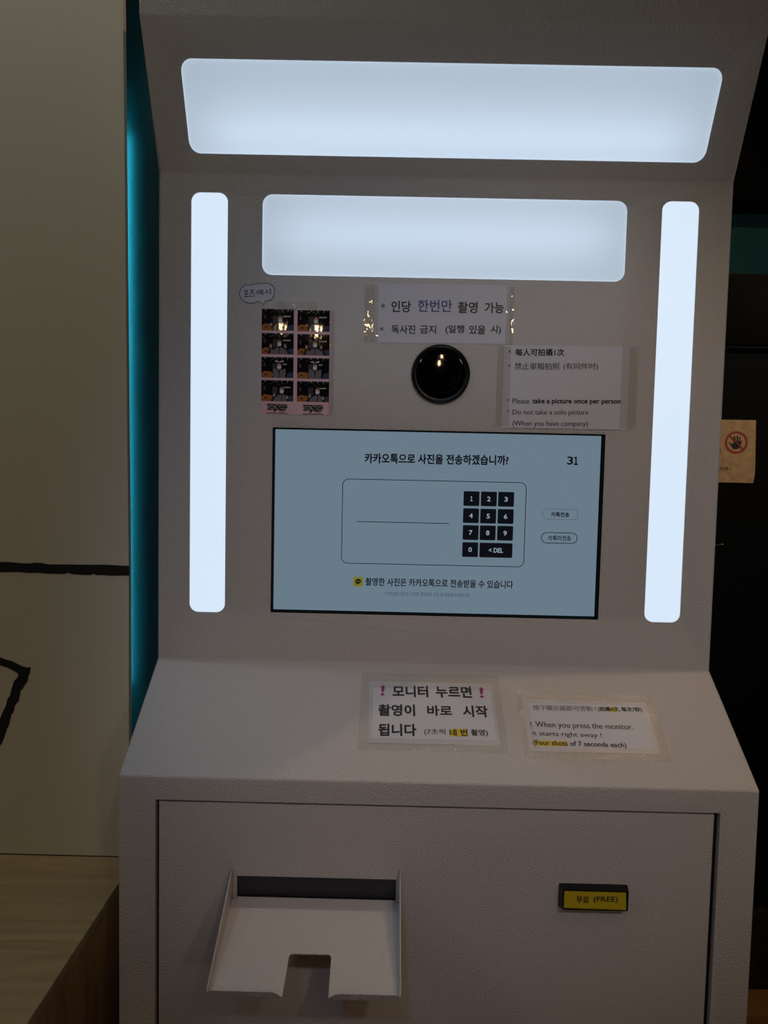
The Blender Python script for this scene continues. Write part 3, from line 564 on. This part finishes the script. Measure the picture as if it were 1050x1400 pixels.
def photo_shapes(v):
    # unit space 280 x 193, y down
    S = [('ph_black', rect(0, 0, 280, 193))]
    S += [('ph_grey', rect(98, 60, 140, 130)), ('ph_frame', rect(18, 55, 36, 92)),
          ('ph_wood', [(0, 193), (0, 150), (28, 130), (92, 138), (104, 165), (90, 193)]), ('ph_dark', rect(28, 158, 52, 170)),
          ('ph_seat', [(222, 193), (228, 152), (250, 138), (280, 142), (280, 193)])]
    rnd = random.Random(40)
    for i in range(9):
        x, y = 14 + i * 30 + rnd.uniform(-8, 8), rnd.uniform(4, 40); S.append(('ph_mask', blob(x, y, 2.2, 2.2, 6)))
    for x in (30, 120, 176, 228): S.append(('ph_mask', rect(x, 0, x + 4, 14)))
    for i in range(4 if v < 2 or v == 3 else 2): S.append(('ph_mask', [(188 + i * 17, 62), (203 + i * 17, 58), (201 + i * 17, 66), (191 + i * 17, 72)]))
    hx, hy = [(161, 90), (155, 90), (156, 82), (179, 90)][v]
    # body
    if v == 0: bod = [(hx - 40, 193), (hx - 50, 150), (hx - 34, 132), (hx - 14, 124), (hx + 14, 124), (hx + 34, 132), (hx + 50, 150), (hx + 44, 193)]
    elif v == 1: bod = [(hx - 70, 193), (hx - 62, 160), (hx - 30, 136), (hx - 12, 128), (hx + 12, 128), (hx + 32, 136), (hx + 68, 160), (hx + 72, 193)]
    elif v == 2: bod = [(hx - 52, 193), (hx - 54, 112), (hx - 44, 106), (hx - 22, 118), (hx + 22, 118), (hx + 46, 106), (hx + 56, 112), (hx + 54, 193)]
    else: bod = [(hx - 74, 193), (hx - 60, 158), (hx - 30, 136), (hx - 12, 126), (hx + 12, 126), (hx + 30, 136), (hx + 54, 160), (hx + 62, 193)]
    S.append(('ph_jacket', bod))
    S.append(('ph_shirt', [(hx - 8, 124), (hx + 8, 124), (hx + 3, 150), (hx + 2, 193), (hx - 2, 193), (hx - 3, 150)]))
    S.append(('ph_hair', blob(hx, hy - 4, 23, 34))); S.append(('ph_skin', blob(hx, hy + 1, 18, 27))); S.append(('ph_hair', [(hx - 19, hy - 8), (hx - 14, hy - 29), (hx, hy - 34), (hx + 14, hy - 29), (hx + 19, hy - 8), (hx + 9, hy - 20), (hx - 9, hy - 20)]))
    S.append(('ph_dark', blob(hx - 7, hy - 4, 3, 1.6, 8))); S.append(('ph_dark', blob(hx + 7, hy - 4, 3, 1.6, 8)))
    S.append(('ph_mask', blob(hx, hy + 14, 18, 16)))
    def hand(x, y, fs, arm):
        S.append(('ph_dark', [(x - 9, y + 8), (x + 9, y + 8), (arm[0] + 12, arm[1]), (arm[0] - 12, arm[1])]))
        S.append(('ph_skin', blob(x, y, 11, 12, 10)))
        for dx, dy in fs:
            L = math.hypot(dx, dy); ux, uy = -dy / L * 3.2, dx / L * 3.2
            S.append(('ph_skin', [(x + ux, y + uy), (x + dx + ux * .7, y + dy + uy * .7), (x + dx - ux * .7, y + dy - uy * .7), (x - ux, y - uy)]))
    if v == 0: hand(84, 140, [(-8, -16), (2, -12)], (105, 180)); hand(216, 150, [(8, -16), (-4, -14)], (208, 190))
    if v == 1: hand(80, 122, [(-8, -24), (10, -24)], (62, 190)); hand(208, 122, [(-12, -22), (6, -24)], (246, 190))
    if v == 2: S += [('ph_mask', [(118, 32), (140, 34), (156, 44), (140, 46), (120, 42)]), ('ph_mask', [(194, 32), (172, 34), (158, 44), (172, 46), (192, 42)])]
    if v == 3: hand(112, 138, [(2, -22)], (95, 190)); hand(226, 158, [(2, -22)], (236, 192))
    return S
def photo_strip(quad, frames, logo, logot, label):
    c = quad_centre(quad)
    st = link('photo_strip', prism(ccw(rel(quad, c)), 0, 0.0003), 'pink', None, fmat('P', c[0], c[1], 0.0003))
    tag(st, label, 'photo strip', 'photo strips')
    for v, fq in enumerate(frames):
        (x0, y1), (x1, y0) = fq[0], fq[2]
        w_, h_ = x1 - x0, y1 - y0; bm = bmesh.new()
        for k, (mk, pts) in enumerate(photo_shapes(v)):
            p2 = [(min(max(x, 0), 280) / 280 * w_ - w_ / 2, h_ / 2 - min(max(y, 0), 193) / 193 * h_) for x, y in pts]
            f = bm.faces.new([bm.verts.new((x, y, 0.00032 + k * 0.000004)) for x, y in ccw(p2)]); f.material_index = PHK.index(mk)
        me = bpy.data.meshes.new('p'); bm.to_mesh(me); bm.free()
        o = link('photo_print', me, PHK, st, Matrix.Translation((x0 + w_ / 2 - c[0], y0 + h_ / 2 - c[1], 0)))
        o['label'] = ['print of a masked person with raised thumbs', 'print of a masked person making two V signs', 'print of a masked person with hands on head', 'print of a masked person giving thumbs up'][v]
    (x0, y1), (x1, y0) = logo[0], logo[2]; w_, h_ = x1 - x0, y1 - y0
    bm = bmesh.new()
    def P_(pts, mi, z):
        f = bm.faces.new([bm.verts.new((x * w_ - w_ / 2, h_ / 2 - y * h_, z)) for x, y in pts]); f.material_index = mi
        if f.calc_center_median().z is None: pass
        return f
    P_([(0, 0), (0.98, 0.02), (1, 0.45), (0.93, 0.75), (0.80, 0.98), (0.62, 0.95), (0.5, 0.75), (0.42, 0.95), (0.33, 0.98), (0.31, 0.72), (0.10, 0.80), (0.0, 0.72), (0.05, 0.4), (0, 0.3)], 0, 0.00032)
    for pts, wd in (([(0.0, 0.20), (0.12, 0.32), (0.2, 0.20), (0.33, 0.25), (0.42, 0.42), (0.50, 0.65), (0.62, 0.88), (0.76, 0.86), (0.88, 0.62), (1.0, 0.50)], 0.10),
                    ([(0.33, 0.75), (0.38, 0.45), (0.46, 0.12), (0.58, 0.15), (0.62, 0.35)], 0.07), ([(0.02, 0.55), (0.14, 0.50), (0.24, 0.62), (0.30, 0.5)], 0.07),
                    ([(0.64, 0.30), (0.72, 0.12), (0.80, 0.30), (0.90, 0.12), (0.99, 0.20)], 0.06), ([(0.66, 0.58), (0.74, 0.48), (0.80, 0.60)], 0.07)):
        for (ax, ay), (bx, by) in zip(pts, pts[1:]):
            dx, dy = (bx - ax) * w_, (by - ay) * h_; L = math.hypot(dx, dy) or 1; ox, oy = -dy / L * wd * h_ / 3.2 / w_, dx / L * wd / 3.2
            ex, ey = dx / L * wd * h_ * .3 / w_, dy / L * wd * .3
            P_([(ax + ox - ex, ay + oy - ey), (bx + ox + ex, by + oy + ey), (bx - ox + ex, by - oy + ey), (ax - ox - ex, ay - oy - ey)], 1, 0.00034)
    (a0, b1), (a1, b0) = logot[0], logot[2]
    rnd = random.Random(5); x = a0
    while x < a1:      # the unreadably small caption under the logo
        g = rnd.uniform(0.0010, 0.0018)
        p = [(x, b0), (x + g, b0), (x + g, b1 - rnd.uniform(0, 0.0005)), (x, b1)]
        f = bm.faces.new([bm.verts.new((px - (x0 + x1) / 2, py - (y0 + y1) / 2, 0.00032)) for px, py in p]); f.material_index = 0
        x += g + 0.0003
    me = bpy.data.meshes.new('l'); bm.to_mesh(me); bm.free()
    link('strip_logo', me, ['ink', 'pink'], st, Matrix.Translation(((x0 + x1) / 2 - c[0], (y0 + y1) / 2 - c[1], 0)))
    return st, c
photo_strip(D['stripL'], D['phL'], D['logo'][0], D['logot'][0], 'left pink strip of four photographs of a masked person')
st, c = photo_strip(D['stripR'], D['phR'], D['logo'][1], D['logot'][1], 'right pink strip of four photographs of a masked person')
tape(st, c, rect(-0.2350, 1.7170, -0.1750, 1.7330), 0.0007)
tape(st, c, rect(-0.1590, 1.5740, -0.1515, 1.7215), 0.0007, 'tape_smooth')

# yellow handwritten label on the coin box
q = D['coin_label']; c = quad_centre(q)
yl = link('yellow_label', prism(ccw(rel(q, c)), 0, 0.0003), 'label_y', None, fmat('X', c[0], c[1], 0.0))
tag(yl, 'yellow handwritten label reading FREE on the black coin box', 'label')
texts(yl, D['coin_text'], *c, 0.0004, 'handwriting')

# ------------------------------------------------------------------ kraft notice on the dark partition
c = (0.690, 1.556)
N_ = 12; x0, x1, y0, y1 = 0.600, 0.7550, 1.4850, 1.6265
bm = bmesh.new(); g = []
for j in range(N_ + 1):
    row = []
    t = j / N_
    for i in range(N_ + 1):
        s = i / N_
        x = x0 + (x1 - x0) * s - (0.004 * (1 - min(1, t / 0.25)) ** 2 if i == N_ else 0); y = y0 + (y1 - y0) * t
        curl = 0.010 * max(0, s - 0.6) ** 2 / 0.16 * (1 - t) + 0.001
        row.append(bm.verts.new((x - c[0], y - c[1], curl)))
    g.append(row)
for a, b in zip(g, g[1:]):
    for i in range(N_): bm.faces.new((a[i], a[i + 1], b[i + 1], b[i]))
bk = [[bm.verts.new(v.co + Vector((0, 0, -0.0005))) for v in row] for row in g]
for a, b in zip(bk, bk[1:]):
    for i in range(N_): bm.faces.new((a[i], b[i], b[i + 1], a[i + 1]))
loop = [(0, i) for i in range(N_)] + [(j, N_) for j in range(N_)] + [(N_, N_ - i) for i in range(N_)] + [(N_ - j, 0) for j in range(N_)]
for (j0, i0), (j1, i1) in zip(loop, loop[1:] + loop[:1]): bm.faces.new((g[j0][i0], bk[j0][i0], bk[j1][i1], g[j1][i1]))
kn = link('kraft_notice', bm_mesh(bm), 'kraft', None, fmat('N', c[0], c[1], 0.0008))
tag(kn, 'brown kraft paper notice with a red no touching sign on the dark partition', 'notice')
rc = (0.7129, 1.5757); zz = 0.0095
S0 = Matrix.Translation((rc[0] - c[0], rc[1] - c[1], 0))
def curlz(x, y):
    s = (x + c[0] - x0) / (x1 - x0); t = (y + c[1] - y0) / (y1 - y0)
    return 0.010 * max(0, s - 0.6) ** 2 / 0.16 * (1 - min(1, max(0, t))) + 0.001
def drape(o, lift):
    for v in o.data.vertices:
        p = o.matrix_basis @ v.co; v.co.z += curlz(p.x, p.y) + lift
    return o
drape(link('prohibition_ring', ring_mesh(circle(0.0253, 48), circle(0.0205, 48), 0, 0.0001), 'red', kn, S0), 0.0002)
drape(link('hand_print', prism(ccw(rel(D['hand'], rc)), 0, 0.0001), 'ink', kn, S0), 0.0001)
ang = math.radians(-45)
me = prism(rect(-0.0225, -0.0017, 0.0225, 0.0017), 0, 0.0001)
drape(link('prohibition_bar', me, 'red', kn, S0 @ Matrix.Rotation(ang, 4, 'Z')), 0.0004)
for s, wt, cc, u, v, w_, h_, an in D['note_txt']:
    drape(link('printed_text', text_mesh(s, w_, h_, wt), 'ink', kn, Matrix.Translation((u - c[0], v - c[1], 0)) @ Matrix.Rotation(an, 4, 'Z')), 0.0002)

# small brass pin sticking out beside the kiosk
bm = bmesh.new()
bmesh.ops.create_cone(bm, cap_ends=True, segments=12, radius1=0.0011, radius2=0.0011, depth=0.040)
bmesh.ops.create_uvsphere(bm, u_segments=12, v_segments=8, radius=0.0022, matrix=Matrix.Translation((0, 0, 0.018)))
bmesh.ops.create_cone(bm, cap_ends=True, segments=14, radius1=0.0032, radius2=0.0024, depth=0.004, matrix=Matrix.Translation((0, 0, -0.020)))
pin = link('brass_pin', bm_mesh(bm), 'brass', None, Matrix.Translation((0.676, 0.590, 1.3425)) @ Matrix.Rotation(math.radians(86), 4, 'Y') @ Matrix.Rotation(math.radians(-20), 4, 'X'), True)
tag(pin, 'thin brass pin on the dark partition beside the kiosk edge', 'pin')
